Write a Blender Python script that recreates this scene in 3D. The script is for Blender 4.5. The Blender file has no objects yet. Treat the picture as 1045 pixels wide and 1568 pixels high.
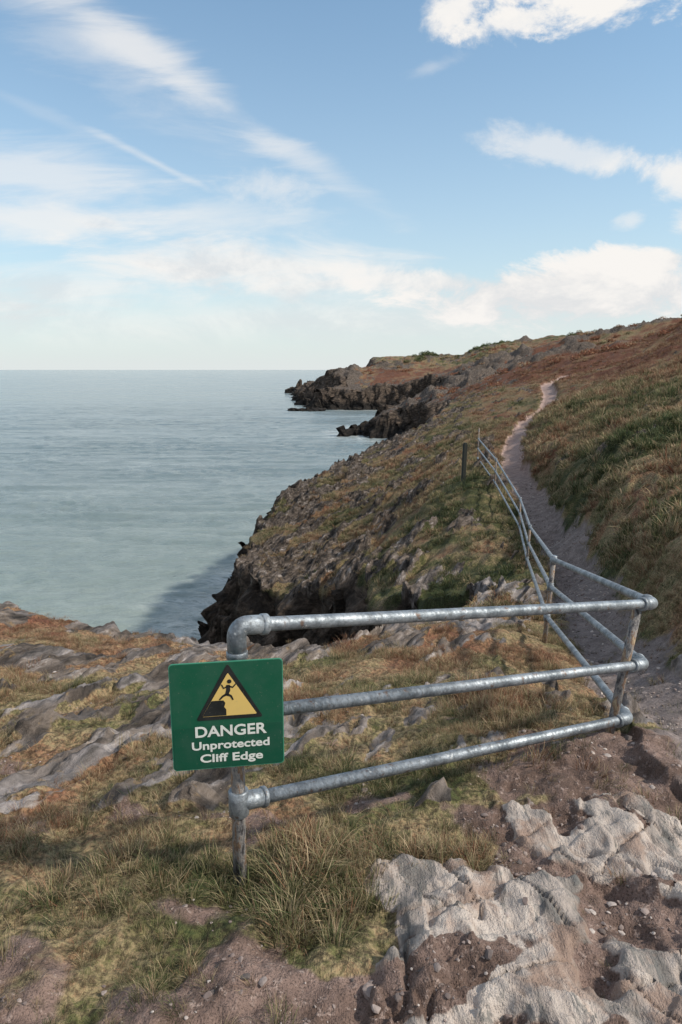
import bpy, math, random
import numpy as np
from mathutils import Vector, Matrix
random.seed(3); rng=np.random.default_rng(5)
scene=bpy.context.scene
scene.view_settings.view_transform='Standard'
scene.view_settings.look='None'
scene.view_settings.exposure=0
CZ=14.0
PITCH=math.radians(11.78); cp,sp=math.cos(PITCH),math.sin(PITCH)
def sk(py):
    v=(784-py)/1045.0; k=cp+v*sp
    return (v*cp-sp)/k,k
def P(px,py,Y):
    s,k=sk(py); return ((px-522.5)/1045.0/k*Y,Y,s*Y+CZ)
def G(px,py):
    s,k=sk(py); return P(px,py,1.62/(-s-0.11))
def D(px,py):
    s,k=sk(py); return ((px-522.5)/1045.0/k,s)

# ---------------- camera
cam=bpy.data.cameras.new("camera"); cam.sensor_fit='VERTICAL'; cam.sensor_height=36; cam.sensor_width=24; cam.lens=24
cam.clip_start=0.05; cam.clip_end=60000
camo=bpy.data.objects.new("camera",cam); scene.collection.objects.link(camo)
camo.location=(0,0,CZ); camo.rotation_euler=(math.pi/2-PITCH,0,0); scene.camera=camo

# ---------------- numpy noise
_p=rng.permutation(256); _p=np.concatenate([_p,_p,_p])
_g=np.stack([np.cos(np.arange(256)*2*np.pi/256*7.3),np.sin(np.arange(256)*2*np.pi/256*7.3)],1)
def gn(x,y,seed=0):
    x=np.asarray(x,float)+seed*17.31; y=np.asarray(y,float)+seed*9.77
    xi=np.floor(x); yi=np.floor(y); fx=x-xi; fy=y-yi
    xi=xi.astype(np.int64)&255; yi=yi.astype(np.int64)&255
    u=fx*fx*fx*(fx*(fx*6-15)+10); v=fy*fy*fy*(fy*(fy*6-15)+10)
    def c(ix,iy,dx,dy):
        g=_g[_p[_p[(xi+ix)&255]+((yi+iy)&255)]]
        return g[...,0]*dx+g[...,1]*dy
    n00=c(0,0,fx,fy); n10=c(1,0,fx-1,fy); n01=c(0,1,fx,fy-1); n11=c(1,1,fx-1,fy-1)
    a=n00+(n10-n00)*u; b=n01+(n11-n01)*u
    return (a+(b-a)*v)*1.4
def fbm(x,y,o=4,seed=0,g=.5):
    r=0;a=1;f=1
    for i in range(o):
        r=r+a*gn(x*f,y*f,seed+i*3); a*=g; f*=2.03
    return r
def ridged(x,y,o=4,seed=0):
    r=0;a=1;f=1
    for i in range(o):
        r=r+a*(1-2*np.abs(gn(x*f,y*f,seed+i*3))); a*=.5; f*=2.1
    return r/2
def ss(x,a,b):
    t=np.clip((x-a)/(b-a),0,1); return t*t*(3-2*t)

# ---------------- terrain control points
C=[(365,1350,2.2),(700,1250,2.65),(1000,1350,2.2),(800,1500,1.72),(50,1500,1.72),(1000,1120,3.6),(935,1115,3.5),
(50,1250,2.75),(0,1100,4.2),(250,1100,4.1),(450,1100,4.0),(600,1100,3.9),(300,1020,5.7),(50,1000,6),(500,1015,5.6),(650,1020,5.3),(800,1000,6.2),
(832,990,7.0),(0,928,8),(290,977,7.3),(500,1002,6.4),(600,968,7.4),(700,945,8.3),(760,905,10),
(935,1000,6.9),(1000,1062,4.6),(905,940,8.7),(880,872,13.2),(850,823,17),(805,750,22),(790,714,27),(800,650,40),(845,620,55),(835,590,75),(870,573,100),
(805,878,13.5),(795,825,17),(757,751,22),(730,714,27),(712,742,23),
(1000,1000,6.0),(1045,1015,5.2),(1045,900,7.5),(1000,850,10.5),(1045,800,11.5),(1045,700,17),(1045,600,30),(1045,530,60),(950,590,45),(900,640,32),(900,700,22.5),(905,780,15.5),(950,800,13.5),(960,700,18.5),
(740,925,12.3),(600,925,15),(540,897,19),(450,900,22.5),(352,888,26),(415,795,34),(430,756,39),(490,726,46),(590,686,52),(690,640,65),(600,800,25),(700,830,17),(700,780,20.5),(500,800,31),(600,740,36),(650,700,42),(700,670,45),(740,640,55),(760,660,40),(740,600,85),
(700,625,110),(620,618,155),(560,645,150),(690,606,165),(740,590,150),(800,572,130),
(500,574,290),(540,568,300),(600,561,310),(640,548,318),(665,545,320),(690,554,322),(740,534,320),(500,602,255),(600,597,250),(650,590,230),(700,575,230),(690,560,290),(460,590,350),
(800,525,300),(870,518,290),(950,508,260),(1045,496,230),(900,548,170),(1000,522,140),(850,557,160),(950,562,90),(1045,509,160)]
W=[P(*c) for c in C]
W+=[(x,y,z+CZ) for x,y,z in [(0,-2,-1.5),(-3,0,-1.7),(3,0,-1.55),(0,0,-1.6),(-3,-2,-1.6),(4,-2,-1.2),(-6,3,-2.2),(-9,6,-2.7),(-12,10,-3),
 (40,60,6),(20,20,1.5),(14,8,-.3),(8,3,-1.3),(60,100,12),(150,200,26),(100,40,18),(100,600,0),(400,600,26),(0,600,-6),(250,450,15),(150,450,4),(60,400,-1),(-20,24,-9),(-40,80,-11),(-60,200,-11),(-60,400,-11)]]
W=np.array(W)
def qc(x,y): return np.stack([x/(y+3)*1.6,np.log(np.maximum(y+3,.3))],-1)
cc=qc(W[:,0],W[:,1]); qv=(W[:,2]-CZ)/(W[:,1]+3)
def ker(r2): return np.where(r2>1e-12,.5*r2*np.log(np.maximum(r2,1e-12)),0)
n=len(W); K=ker(((cc[:,None]-cc[None])**2).sum(-1))+np.eye(n)*0.0006
Pm=np.concatenate([np.ones((n,1)),cc],1)
A=np.block([[K,Pm],[Pm.T,np.zeros((3,3))]])
sol=np.linalg.solve(A,np.concatenate([qv,np.zeros(3)]))
ga=np.linspace(-2.6,2.6,420); gb=np.linspace(math.log(.3),math.log(1100),520)
GA,GB=np.meshgrid(ga,gb)
q=np.empty(GA.shape)
for i in range(len(gb)):
    pt=np.stack([GA[i],GB[i]],-1)
    q[i]=ker(((pt[:,None]-cc[None])**2).sum(-1))@sol[:n]+sol[n]+pt@sol[n+1:]
def base(x,y):
    c=qc(x,y)
    fa=np.clip((c[...,0]-ga[0])/(ga[1]-ga[0]),0,len(ga)-1.001); fb=np.clip((c[...,1]-gb[0])/(gb[1]-gb[0]),0,len(gb)-1.001)
    i=fa.astype(int); j=fb.astype(int); u=fa-i; v=fb-j
    Q=(q[j,i]*(1-u)+q[j,i+1]*u)*(1-v)+(q[j+1,i]*(1-u)+q[j+1,i+1]*u)*v
    return Q*(y+3)+CZ

# ---------------- coastline polygon (cliff top)
coast=[(-60,-30),(-40,9),(-14,10.5),(-9,9.3),P(0,928,8)[:2],(-2.9,8.0),P(290,977,7.4)[:2],(-.75,6.75),(-.2,6.4),(.25,7.0),P(600,968,7.6)[:2],(1.4,8.5),(2.0,9.6),(2.45,10.6),(2.4,11.6),(2.0,13),(1.17,15),(.4,18.6),(-1.6,21.5),(-3.2,24),(-4.2,26),(-4.2,29),(-3.9,34),(-3.0,39),(-1.4,46),(2.5,53),(7,61),(13,80),(17,105),(20,130),(18,143),(10,149),(8,153),(13,164),(24,185),(33,205),(36,232),(30,248),(18,254),(6,255),(1,264),(-3,300),(-10,350),(-19,430),(-12,480),(40,640),(40,1200),(3000,1200),(3000,-30)]
def sdf(x,y,poly):
    x=np.asarray(x,float);y=np.asarray(y,float)
    d=np.full(x.shape,1e18); ins=np.zeros(x.shape,bool); m=len(poly)
    for i in range(m):
        x0,y0=poly[i]; x1,y1=poly[(i+1)%m]
        ex,ey=x1-x0,y1-y0; wx,wy=x-x0,y-y0
        t=np.clip((wx*ex+wy*ey)/(ex*ex+ey*ey),0,1)
        d=np.minimum(d,(wx-ex*t)**2+(wy-ey*t)**2)
        if y0!=y1:
            ins^=((y0>y)!=(y1>y))&(x<(x1-x0)*(y-y0)/(y1-y0)+x0)
    return np.where(ins,1,-1)*np.sqrt(d)
def pline(x,y,pts):
    d=np.full(np.shape(x),1e18)
    for (x0,y0),(x1,y1) in zip(pts[:-1],pts[1:]):
        ex,ey=x1-x0,y1-y0; t=np.clip(((x-x0)*ex+(y-y0)*ey)/(ex*ex+ey*ey),0,1)
        d=np.minimum(d,(x-x0-ex*t)**2+(y-y0-ey*t)**2)
    return np.sqrt(d)
pathpts=[(1.7,.3),(1.95,2.4),(2.15,3.6),P(1000,1062,4.6)[:2],P(933,1000,6.9)[:2],P(903,940,8.7)[:2],P(878,872,13.2)[:2],P(848,823,17)[:2],P(806,750,22)[:2],P(783,714,27)[:2],P(785,680,33)[:2],P(803,650,40)[:2],P(838,625,53)[:2],P(843,605,64)[:2],P(836,590,75)[:2],P(870,574,98)[:2]]
pxs=np.array([p_[0] for p_ in pathpts]); pys=np.array([p_[1] for p_ in pathpts])
outA=[G(*p)[:2] for p in [(585,1345),(700,1318),(800,1340),(885,1355),(900,1410),(890,1480),(950,1600),(560,1600),(600,1480)]]
outB=[G(*p)[:2] for p in [(758,1240),(870,1282),(905,1225),(1000,1250),(1120,1370),(1080,1420),(960,1350),(840,1335)]]
outC=[G(*p)[:2] for p in [(925,1440),(1000,1430),(1100,1430),(1150,1600),(950,1600)]]
outD=[G(*p)[:2] for p in [(955,1103),(1045,1098),(1150,1120),(1150,1250),(1045,1240),(980,1180)]]
hints=[(330,1300,2.4,.12,.40),(450,1450,1.9,.12,.30),(60,1300,2.5,.12,.52),(60,1400,2.0,.1,.32),(650,1270,2.6,.12,.36),(150,1230,2.9,.12,.6),(250,1120,4,.15,.48),(700,1000,6,.15,.75),(850,1100,3.8,.13,.42),(650,1090,4,.15,.5),(100,960,7,.15,.70),
(620,890,17,.2,.2),(700,860,15,.16,.28),(700,720,28,.2,.60),(640,790,26,.2,.52),(720,790,19,.12,.33),(540,800,30,.25,.55),(880,750,17,.16,.12),(1000,800,12,.25,.3),(1000,700,17,.2,.45),(930,640,28,.2,.25),(1020,640,22,.15,.65),(980,680,20,.08,.1),
(790,610,60,.18,.5),(880,600,55,.14,.48),(1000,600,38,.2,.62),(1000,560,60,.25,1.1),(620,590,240,.14,1.2),(700,600,180,.15,1.25),(600,575,280,.1,1.1),(540,575,285,.08,.6),(850,545,170,.25,1.2),(950,530,120,.2,1.1),(740,542,295,.1,.45),(640,551,312,.06,.15),(950,512,240,.1,.35),(760,640,50,.15,.5),(850,650,35,.14,.48),(960,1000,6.5,.12,.5),(780,960,8,.12,.45)]
hw=np.array([list(P(h[0],h[1],h[2])[:2])+[h[3],h[4]] for h in hints])
rockh=[(P(p_[0],p_[1],p_[2])[:2],p_[3],p_[4]) for p_ in [(765,560,235,15,1.),(700,592,200,12,.8),(590,606,248,12,1.),(715,545,310,16,.8),(640,618,150,14,.8),(520,590,275,10,.9),(500,600,260,9,.9),(1030,765,13.5,.8,.9),(560,600,255,9,.8)]]
def strat(x,y):
    th=math.radians(22)+math.radians(14)*ss(y,9,13.5)
    return x*np.cos(th)-y*np.sin(th), x*np.sin(th)+y*np.cos(th)

def terrain(x,y):
    x=np.asarray(x,float); y=np.asarray(y,float)
    z=base(x,y)
    yy=np.maximum(y,0)
    d=sdf(x,y,coast)
    far=ss(yy,60,140); hl=ss(yy,9.5,13.5)
    s,t=strat(x,y)
    sc=.28+.62*hl; wq=1+1.6*hl; per=.55+.85*hl
    wig=fbm(x*.7,y*.7,4,21,.42)*.32*np.clip(yy/12,.5,2.2)+fbm(x*.07,y*.07,4,22)*5*far
    dd=d+wig
    near_led=np.exp(-((x+1.7)/2.2)**2)*ss(y,2.9,4.0)*(1-ss(y,8.5,10))
    headw=ss(y,15,24)*(1-ss(y,60,80))*ss(-x+ .17*y-1.2,-2,4)
    rightb=ss(x-.27*y-.5,-.6,.4)*ss(y,4,8)
    edge=1-ss(dd,.0,1.3*np.clip(yy/9,1,4)+far*14)
    n1=fbm(s*.9/sc,t*.3/sc,5,31)
    n2=fbm(x*.35,y*.35,3,35)
    rk=n1*1.1+n2*.6+near_led*.47+headw*.50+edge*.6-.55-far*.1-rightb*.35-.08*hl
    for (hx,hy),hr,hv in rockh:
        rk=rk+hv*1.1*np.exp(-((x-hx)**2+(y-hy)**2)/(hr*hr))
    farrock=far*np.clip(fbm(x*.03,y*.03,5,37)*2.4-.5+sum(hv*1.6*np.exp(-((x-hx)**2+(y-hy)**2)/(hr*hr)) for (hx,hy),hr,hv in rockh),0,1)
    rk=np.clip(rk*2.6+.5,0,1); rk=np.maximum(rk,farrock)
    rk=np.where((y<2.7),0,rk)
    pd=pline(x,y,pathpts)
    pw=.34+.0055*np.clip(yy,0,60)
    pd2=pd+fbm(x*1.5,y*1.5,4,41)*.20
    pm=1-ss(pd2,pw*.75,pw*1.25)
    pm*=1-ss(y,96,100)
    rk*=1-pm
    xp=np.interp(y,pys,pxs); off=x-xp
    bankw=ss(y,4.6,7)*(1-ss(y,26,40))
    z=z+bankw*(.42*ss(off+fbm(x*1.2,y*1.2,3,43)*.25,pw*.9,pw+.75)+.10*ss(-off,pw*.9,pw+.5)*ss(y,8,11))
    z=z+fbm(x*.22,y*.22,3,1)*.22*np.clip(yy/14,.05,1)*(1-pm)*(1-.5*far)
    z=z+fbm(x*.05,y*.05,5,2)*1.2*far*ss(d,-10,15)
    z=z+fbm(x*.018,y*.018,4,3)*.7*far
    z=z+farrock*(ridged(x*.09,y*.09,5,4)-.1)*4.0
    mid=ss(yy,7,12)
    tus=ridged(x*1.1,y*1.1,4,5)*(1-ss(yy,35,70))*.9+ridged(x*.33,y*.33,5,6)*ss(yy,20,60)*1.8
    z=z+(tus-.2)*(.15+.13*rightb)*mid*(1-pm)*(1-.5*rk)
    z=z+fbm(x*2.2,y*2.2,4,7)*.05*(1-pm*.6)
    z=z+fbm(x*9,y*9,3,8)*.010*(1-.5*pm)
    ph=s/per+fbm(x*.45/wq,y*.25/wq,3,51)*.9
    saw=ph-np.floor(ph); saw=np.where(saw<.84,saw/.84,(1-saw)/.16)
    ph2=s/(per*.3)+fbm(x*.9/wq,y*.5/wq,3,52)*.9
    saw2=ph2-np.floor(ph2); saw2=np.where(saw2<.8,saw2/.8,(1-saw2)/.2)
    phc=t/(per*1.7)+fbm(s*.8/wq,t*.4/wq,3,55)*1.2
    sawc=phc-np.floor(phc); sawc=np.where(sawc<.88,sawc/.88,(1-sawc)/.12)
    br=.45+.55*np.clip(.5+fbm(s*.9/sc,t*.5/sc,3,53)*1.6,0,1)
    amp=.10+.19*hl
    z=z+rk*amp*(saw*br+saw2*.34+sawc*.45-.5)+rk*fbm(s*6,t*2.6,4,54)*(.018+.04*hl)
    z=z+rk*hl*(1-far)*(fbm(x*.5,y*.5,4,56)*.25+(ridged(s*1.1,t*.7,5,58)-.3)*.42)
    z=z-headw*np.clip(ridged(s*.22,t*.12,3,57)-.6,0,1)*1.2
    oc=np.zeros_like(x)
    m=(y<6)&(y>-.5)&(np.abs(x)<5)
    if m.any():
        xm,ym=x[m],y[m]
        w1=fbm(xm*3,ym*3,4,61)*.09+fbm(xm*14,ym*14,3,62)*.03
        o=np.full(xm.shape,-9.)
        for pl in (outA,outB,outC):
            o=np.maximum(o,sdf(xm,ym,pl))
        o=ss(o+w1,-.03,.05)
        ca,sa=.87,.5
        u=xm*ca+ym*sa; v=-xm*sa+ym*ca
        wu=u+fbm(xm*1.8,ym*1.8,4,63)*.06
        r1=ridged(wu*2.4,v*.7,3,64)
        def sw_(p,k_): 
            f_=p-np.floor(p); return np.where(f_<k_,f_/k_,(1-f_)/(1-k_))
        sA=sw_(wu/.15+fbm(xm*1.3,ym*1.3,3,65)*.8,.93)
        sB=sw_(wu/.045+fbm(xm*2.0,ym*2.0,2,75)*1.2,.88)
        sD=sw_(v/.31+fbm(xm*2.0,ym*2.0,2,76)*1.0,.94)
        zz=o*(.014+.020*r1+.034*sA*(.35+np.clip(r1,0,1)*.65)+.009*sB*(.3+np.clip(fbm(xm*4,ym*4,2,80)+.4,0,1))+.014*sD+fbm(u*22,v*7,3,66)*.0018+fbm(u*6,v*2,3,79)*.010)
        zz-=.030*np.clip(1-np.abs(fbm(u*3,v*.8,2,67))*30,0,1)*o
        zz-=.025*np.clip(1-np.abs(fbm(u*1.4,v*2.4,2,77))*36,0,1)*o
        oc[m]=o*np.clip(1.15-np.clip(fbm(xm*2.6,ym*2.6,4,78)-.24,0,1)*5,0,1); z[m]=z[m]+zz
        z[m]+=(1-o)*(fbm(xm*5,ym*5,4,68)*.022+fbm(xm*26,ym*26,3,69)*.006)
        z[m]+=.07*ss(sdf(xm,ym,outD)+w1*.4,-.01,.03)
    z=z-.11*ss(y,4.15,4.2)*np.exp(-((x-2.15)/.7)**2)*(1-ss(y,5,7))
    z=z-pm*.07*np.clip(yy/7,.3,3)
    wcl=1.3+hl*1.7+far*8+ss(yy,200,260)*6
    cn=fbm(s*.5,t*.3,3,71)*.5*(1-far)
    S=np.clip((dd+cn*ss(-dd,0,.6)+wcl)/(wcl+.05),0,1)
    S=S*S*(3-2*S)*.35+S*.65
    lat=np.where(dd<0,1,0)*(fbm(x*.7,y*.7,4,72)*1.3*(1-far)+fbm(x*.12,y*.12,5,73)*4.5*far)*4*S*(1-S)
    z=-2.0+(z+2.0)*S+lat
    cliff=1-ss(dd,-.3-.5*far,.2+far*1)
    q1=x/(yy+3)*1.6; q2=np.log(yy+3)
    num=.46*.06+0*x; den=.06+0*x
    for hx,hy,hr,hv in hw:
        hq1=hx/(hy+3)*1.6; hq2=math.log(hy+3)
        w=np.exp(-(((q1-hq1)**2+(q2-hq2)**2)/(hr*hr))*1.0)*2
        num=num+w*hv; den=den+w
    veg=num/den+fbm(x*1.3,y*1.3,4,81)*.36*(1-.5*ss(yy,15,40))+fbm(x*.25,y*.25,5,82)*.48*mid+fbm(x*.06,y*.06,5,83)*.38*far
    veg=np.clip(veg,0,1)
    soil=fbm(x*2.0,y*2.0,4,91)*.9+.95*ss(x,.35,.9)*(1-ss(y,2.9,3.4))+.75*(1-ss(y,1.45,2.1))*ss(x,-1.0,-.2)+ .7*(1-ss(y,1.6,2.15))-.30
    soil=soil+1.2*np.exp(-((x-1.55)/.55)**2)*(1-ss(y,3.0,3.9))
    soil=soil-.9*np.exp(-((x+.05)/.25)**2-((y-1.95)/.35)**2)
    soil=np.clip(soil*2.0,0,1)*(1-ss(y,3.6,5))
    return dict(z=z,rock=rk,path=pm,veg=veg,outc=oc,cliff=cliff,soil=soil,d=d,dd=dd,far=far,off=off)

# ---------------- terrain grid
def seg(a,b,r): 
    k=int(math.ceil(math.log(b/a)/r)); return list(np.exp(np.linspace(math.log(a),math.log(b),k,endpoint=False)))
rows=seg(.8,4.1,.012)+seg(4.1,7.0,.0018)+seg(7.0,60,.0040)+seg(60,900,.0060)+[900.]
def lin(a,b,s): return list(np.arange(a,b-1e-9,s))
cols=lin(-2.4,-.58,.016)+lin(-.58,-.27,.0036)+lin(-.27,.30,.0019)+lin(.30,.62,.0034)+lin(.62,2.5,.016)
rows=np.array(rows); cols=np.array(cols); NR,NC=len(rows),len(cols)
YP,AA=np.meshgrid(rows,cols,indexing='ij')
X=(AA*YP).ravel(); Y=(YP-3).ravel()
T=terrain(X,Y)
print("terrain verts",NR*NC)
Zt=T['z']; ckm=T['cliff']*ss(Zt,-1.5,0)
s_,t_=strat(X,Y)
bed=Zt*.9+s_*.35
push=(fbm(bed*.9,t_*.18,4,301)*.75+fbm(bed*3,t_*.6,3,303)*.22)*(1+T['far']*2.2)*ckm
X2=X-push*.75; Y2=Y-push*.55
idx=np.arange(NR*NC).reshape(NR,NC)
F=np.stack([idx[:-1,:-1],idx[:-1,1:],idx[1:,1:],idx[1:,:-1]],-1).reshape(-1,4)
zf=T['z'][F].max(1); F=F[zf>-1.2]
fx=X[F].mean(1); fy=Y[F].mean(1)
pf=T['path'][F].mean(1)>.5; of=T['outc'][F].mean(1)>.5
lab=np.zeros(len(F),int)
lab[fy>120]=3
lab[(fy>10.8)&(fy<=120)&(fx<.19*fy)]=4
lab[pf]=1; lab[of]=2
V=np.stack([X2,Y2,T['z']],-1)
def newmesh(name,verts,faces,attrs=None,smooth=True):
    me=bpy.data.meshes.new(name)
    me.vertices.add(len(verts)); me.vertices.foreach_set('co',np.ascontiguousarray(verts,dtype=np.float32).ravel())
    k=faces.shape[1]; nf=len(faces)
    me.loops.add(nf*k); me.polygons.add(nf)
    me.polygons.foreach_set('loop_start',np.arange(0,nf*k,k,dtype=np.int32))
    me.loops.foreach_set('vertex_index',faces.astype(np.int32).ravel())
    me.update(calc_edges=True)
    me.polygons.foreach_set('use_smooth',np.full(nf,smooth))
    for kx,vv in (attrs or {}).items():
        at=me.attributes.new(kx,'FLOAT','POINT'); at.data.foreach_set('value',np.ascontiguousarray(vv,dtype=np.float32))
    return me
def obj(name,me,mat=None,parent=None):
    o=bpy.data.objects.new(name,me); scene.collection.objects.link(o)
    if mat: me.materials.append(mat)
    if parent: o.parent=parent
    return o

# ---------------- node helpers
class N:
    def __init__(s,name,world=False):
        if world: s.owner=bpy.data.worlds.new(name)
        else: s.owner=bpy.data.materials.new(name)
        s.owner.use_nodes=True; s.t=s.owner.node_tree; s.t.nodes.clear()
    def n(s,ty,**k):
        nd=s.t.nodes.new(ty)
        for a,b in k.items(): setattr(nd,a,b)
        return nd
    def put(s,sock,v):
        if isinstance(v,bpy.types.NodeSocket): s.t.links.new(v,sock)
        elif v is not None:
            if isinstance(v,(tuple,list)) and len(v)==3 and sock.type=='RGBA': v=(*v,1)
            sock.default_value=v
    def m(s,op,a,b=None,c=None,clamp=False):
        nd=s.n('ShaderNodeMath',operation=op,use_clamp=clamp)
        for i,v in enumerate((a,b,c)):
            if v is not None: s.put(nd.inputs[i],v)
        return nd.outputs[0]
    def mix(s,f,a,b,mode='MIX'):
        nd=s.n('ShaderNodeMix',data_type='RGBA',blend_type=mode)
        s.put(nd.inputs[0],f); s.put(nd.inputs[6],a); s.put(nd.inputs[7],b); return nd.outputs[2]
    def mr(s,v,a,b,c=0.,d=1.,sm=True):
        nd=s.n('ShaderNodeMapRange'); nd.interpolation_type='SMOOTHSTEP' if sm else 'LINEAR'
        s.put(nd.inputs[0],v)
        for i,q_ in enumerate((a,b,c,d)): s.put(nd.inputs[1+i],q_)
        return nd.outputs[0]
    def noise(s,vec,scale,detail=4,rough=.5,dist=0.):
        nd=s.n('ShaderNodeTexNoise'); s.put(nd.inputs['Vector'],vec)
        nd.inputs['Scale'].default_value=scale; nd.inputs['Detail'].default_value=detail
        nd.inputs['Roughness'].default_value=rough; nd.inputs['Distortion'].default_value=dist
        return nd.outputs[0]
    def mapping(s,vec,loc=(0,0,0),rot=(0,0,0),sc=(1,1,1),ty='POINT'):
        nd=s.n('ShaderNodeMapping',vector_type=ty); s.put(nd.inputs[0],vec)
        nd.inputs[1].default_value=loc; nd.inputs[2].default_value=rot; nd.inputs[3].default_value=sc
        return nd.outputs[0]
    def attr(s,name,ty='GEOMETRY'):
        nd=s.n('ShaderNodeAttribute',attribute_name=name,attribute_type=ty); return nd.outputs['Fac']
    def ramp(s,f,stops):
        nd=s.n('ShaderNodeValToRGB'); s.put(nd.inputs[0],f)
        e=nd.color_ramp.elements
        while len(e)<len(stops): e.new(.5)
        for i,(p_,c_) in enumerate(stops): e[i].position=p_; e[i].color=(*c_,1)
        return nd.outputs[0]
    def bsdf(s,col,rough=.9,metal=0.,bump=None,bs=1.,bd=.01,spec=.3,**kw):
        b=s.n('ShaderNodeBsdfPrincipled'); s.put(b.inputs['Base Color'],col); s.put(b.inputs['Roughness'],rough); s.put(b.inputs['Metallic'],metal)
        b.inputs['Specular IOR Level'].default_value=spec
        for k,v in kw.items(): s.put(b.inputs[k],v)
        if bump is not None:
            bn=s.n('ShaderNodeBump'); bn.inputs['Strength'].default_value=bs; bn.inputs['Distance'].default_value=bd
            s.put(bn.inputs['Height'],bump); s.t.links.new(bn.outputs[0],b.inputs['Normal'])
        o=s.n('ShaderNodeOutputMaterial'); s.t.links.new(b.outputs[0],o.inputs[0]); return b

TH=math.radians(28)
def ground_mat(name,use):
    m=N(name)
    pos=m.n('ShaderNodeNewGeometry').outputs['Position']
    nf=m.noise(pos,38,4,.68); nm=m.noise(pos,5,4,.6)
    dist=m.attr('dist')
    def edge(a,k=.5,w=.12): return m.mr(m.m('ADD',a,m.m('MULTIPLY',m.m('SUBTRACT',nm,.5),k)),.5-w,.5+w)
    h2=m.m('MULTIPLY',nf,.012)
    col=None
    if 'veg' in use:
        veg=m.attr('veg'); fibre=m.noise(pos,22,4,.78,1.2)
        vv=m.m('ADD',veg,m.m('MULTIPLY',m.m('SUBTRACT',fibre,.5),1.0))
        vv=m.m('ADD',vv,m.m('MULTIPLY',m.m('SUBTRACT',nm,.5),.7),clamp=True)
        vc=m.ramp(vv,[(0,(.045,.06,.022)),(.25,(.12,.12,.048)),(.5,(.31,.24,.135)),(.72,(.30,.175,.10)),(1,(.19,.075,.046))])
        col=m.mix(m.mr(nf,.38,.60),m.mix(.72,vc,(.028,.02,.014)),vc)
    if 'soil' in use:
        nh=m.noise(pos,150,2,.6)
        sc=m.mix(m.mr(nm,.35,.65),(.12,.08,.064),(.23,.16,.135))
        sc=m.mix(m.mr(nf,.55,.72),sc,(.36,.275,.24))
        sc=m.mix(m.mr(nh,.35,.5),m.mix(.6,sc,(.04,.03,.025)),sc)
        h2=m.m('ADD',h2,m.m('MULTIPLY',nh,.006))
        col=sc if col is None else m.mix(edge(m.attr('soil'),.9,.2),col,sc)
    if 'rock' in use:
        st=m.mapping(pos,rot=(0,0,TH)); st2=m.mapping(st,sc=(4.2,1.1,3.0))
        rn=m.noise(st2,1.6,7,.70,.5); rn2=m.noise(m.mapping(st,sc=(4,1.2,3)),.4,4,.7)
        rc=m.ramp(rn,[(0.3,(.03,.027,.026)),(.43,(.115,.105,.102)),(.55,(.24,.215,.21)),(.68,(.43,.39,.375))])
        brn=m.ramp(rn,[(0.36,(.018,.015,.013)),(.48,(.075,.058,.046)),(.58,(.17,.135,.11)),(.68,(.42,.375,.35))])
        rc=m.mix(m.m('MAXIMUM',m.mr(rn2,.40,.56,0,.85),m.mr(dist,.035,.08,0,.9)),rc,brn)
        rc=m.mix(m.mr(m.noise(pos,7,3,.7),.60,.70,0,.5),rc,(.27,.18,.085))
        col=m.mix(edge(m.attr('rock'),1.3,.1),col,rc)
        h2=m.m('ADD',h2,m.m('MULTIPLY',rn,.02))
        h2=m.m('ADD',h2,m.m('MULTIPLY',m.m('MULTIPLY',rn,m.mr(dist,.03,.15)),.5))
    if 'cliff' in use:
        cliff=m.attr('cliff')
        sx=m.n('ShaderNodeSeparateXYZ'); m.put(sx.inputs[0],pos)
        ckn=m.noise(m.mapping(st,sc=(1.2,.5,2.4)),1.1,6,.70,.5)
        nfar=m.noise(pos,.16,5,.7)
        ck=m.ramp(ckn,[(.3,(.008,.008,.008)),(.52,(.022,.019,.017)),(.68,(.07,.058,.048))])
        ckh=m.ramp(ckn,[(.3,(.018,.015,.013)),(.48,(.065,.049,.038)),(.64,(.20,.15,.115)),(.75,(.33,.275,.23))])  # upper cliff rock, its colour darkened to stand in for gully shade
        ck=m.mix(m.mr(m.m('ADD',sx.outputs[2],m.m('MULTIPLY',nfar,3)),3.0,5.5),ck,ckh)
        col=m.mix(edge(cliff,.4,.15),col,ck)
        h2=m.m('ADD',h2,m.m('MULTIPLY',m.m('MULTIPLY',ckn,cliff),1.0))
        h2=m.m('ADD',h2,m.m('MULTIPLY',m.m('MULTIPLY',nfar,dist),1.8))
    if 'path' in use:
        pc=m.mix(m.mr(nm,.3,.7),(.15,.122,.113),(.28,.23,.215))
        pc=m.mix(m.mr(dist,.07,.13),pc,m.mix(m.mr(nm,.3,.7),(.30,.21,.185),(.45,.33,.29)))
        pc=m.mix(m.mr(nf,.42,.60),pc,m.mix(.55,pc,(.09,.075,.07)))
        col=m.mix(edge(m.attr('path'),.9,.3),col,pc)
    if 'outc' in use:
        wv=m.mapping(pos,rot=(0,0,-.52),sc=(4.2,.7,3))
        on=m.noise(wv,1.7,8,.66,.6); on2=m.noise(wv,5,5,.72,.8)
        oc=m.ramp(on,[(.31,(.085,.082,.078)),(.41,(.20,.18,.165)),(.48,(.37,.315,.28)),(.60,(.50,.435,.385)),(.74,(.44,.335,.275))])
        oc=m.mix(m.mr(on2,.53,.62,0,.8),oc,(.15,.148,.14)); oc=m.mix(m.mr(nm,.49,.64,0,.8),oc,(.26,.175,.135))
        col=m.mix(edge(m.attr('outc'),.45,.12),col,oc)
        h2=m.m('ADD',h2,m.m('MULTIPLY',m.m('ADD',on,on2),.014))
    m.bsdf(col,.93,bump=h2,bs=.95,bd=1.0,spec=.2)
    return m.owner
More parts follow.
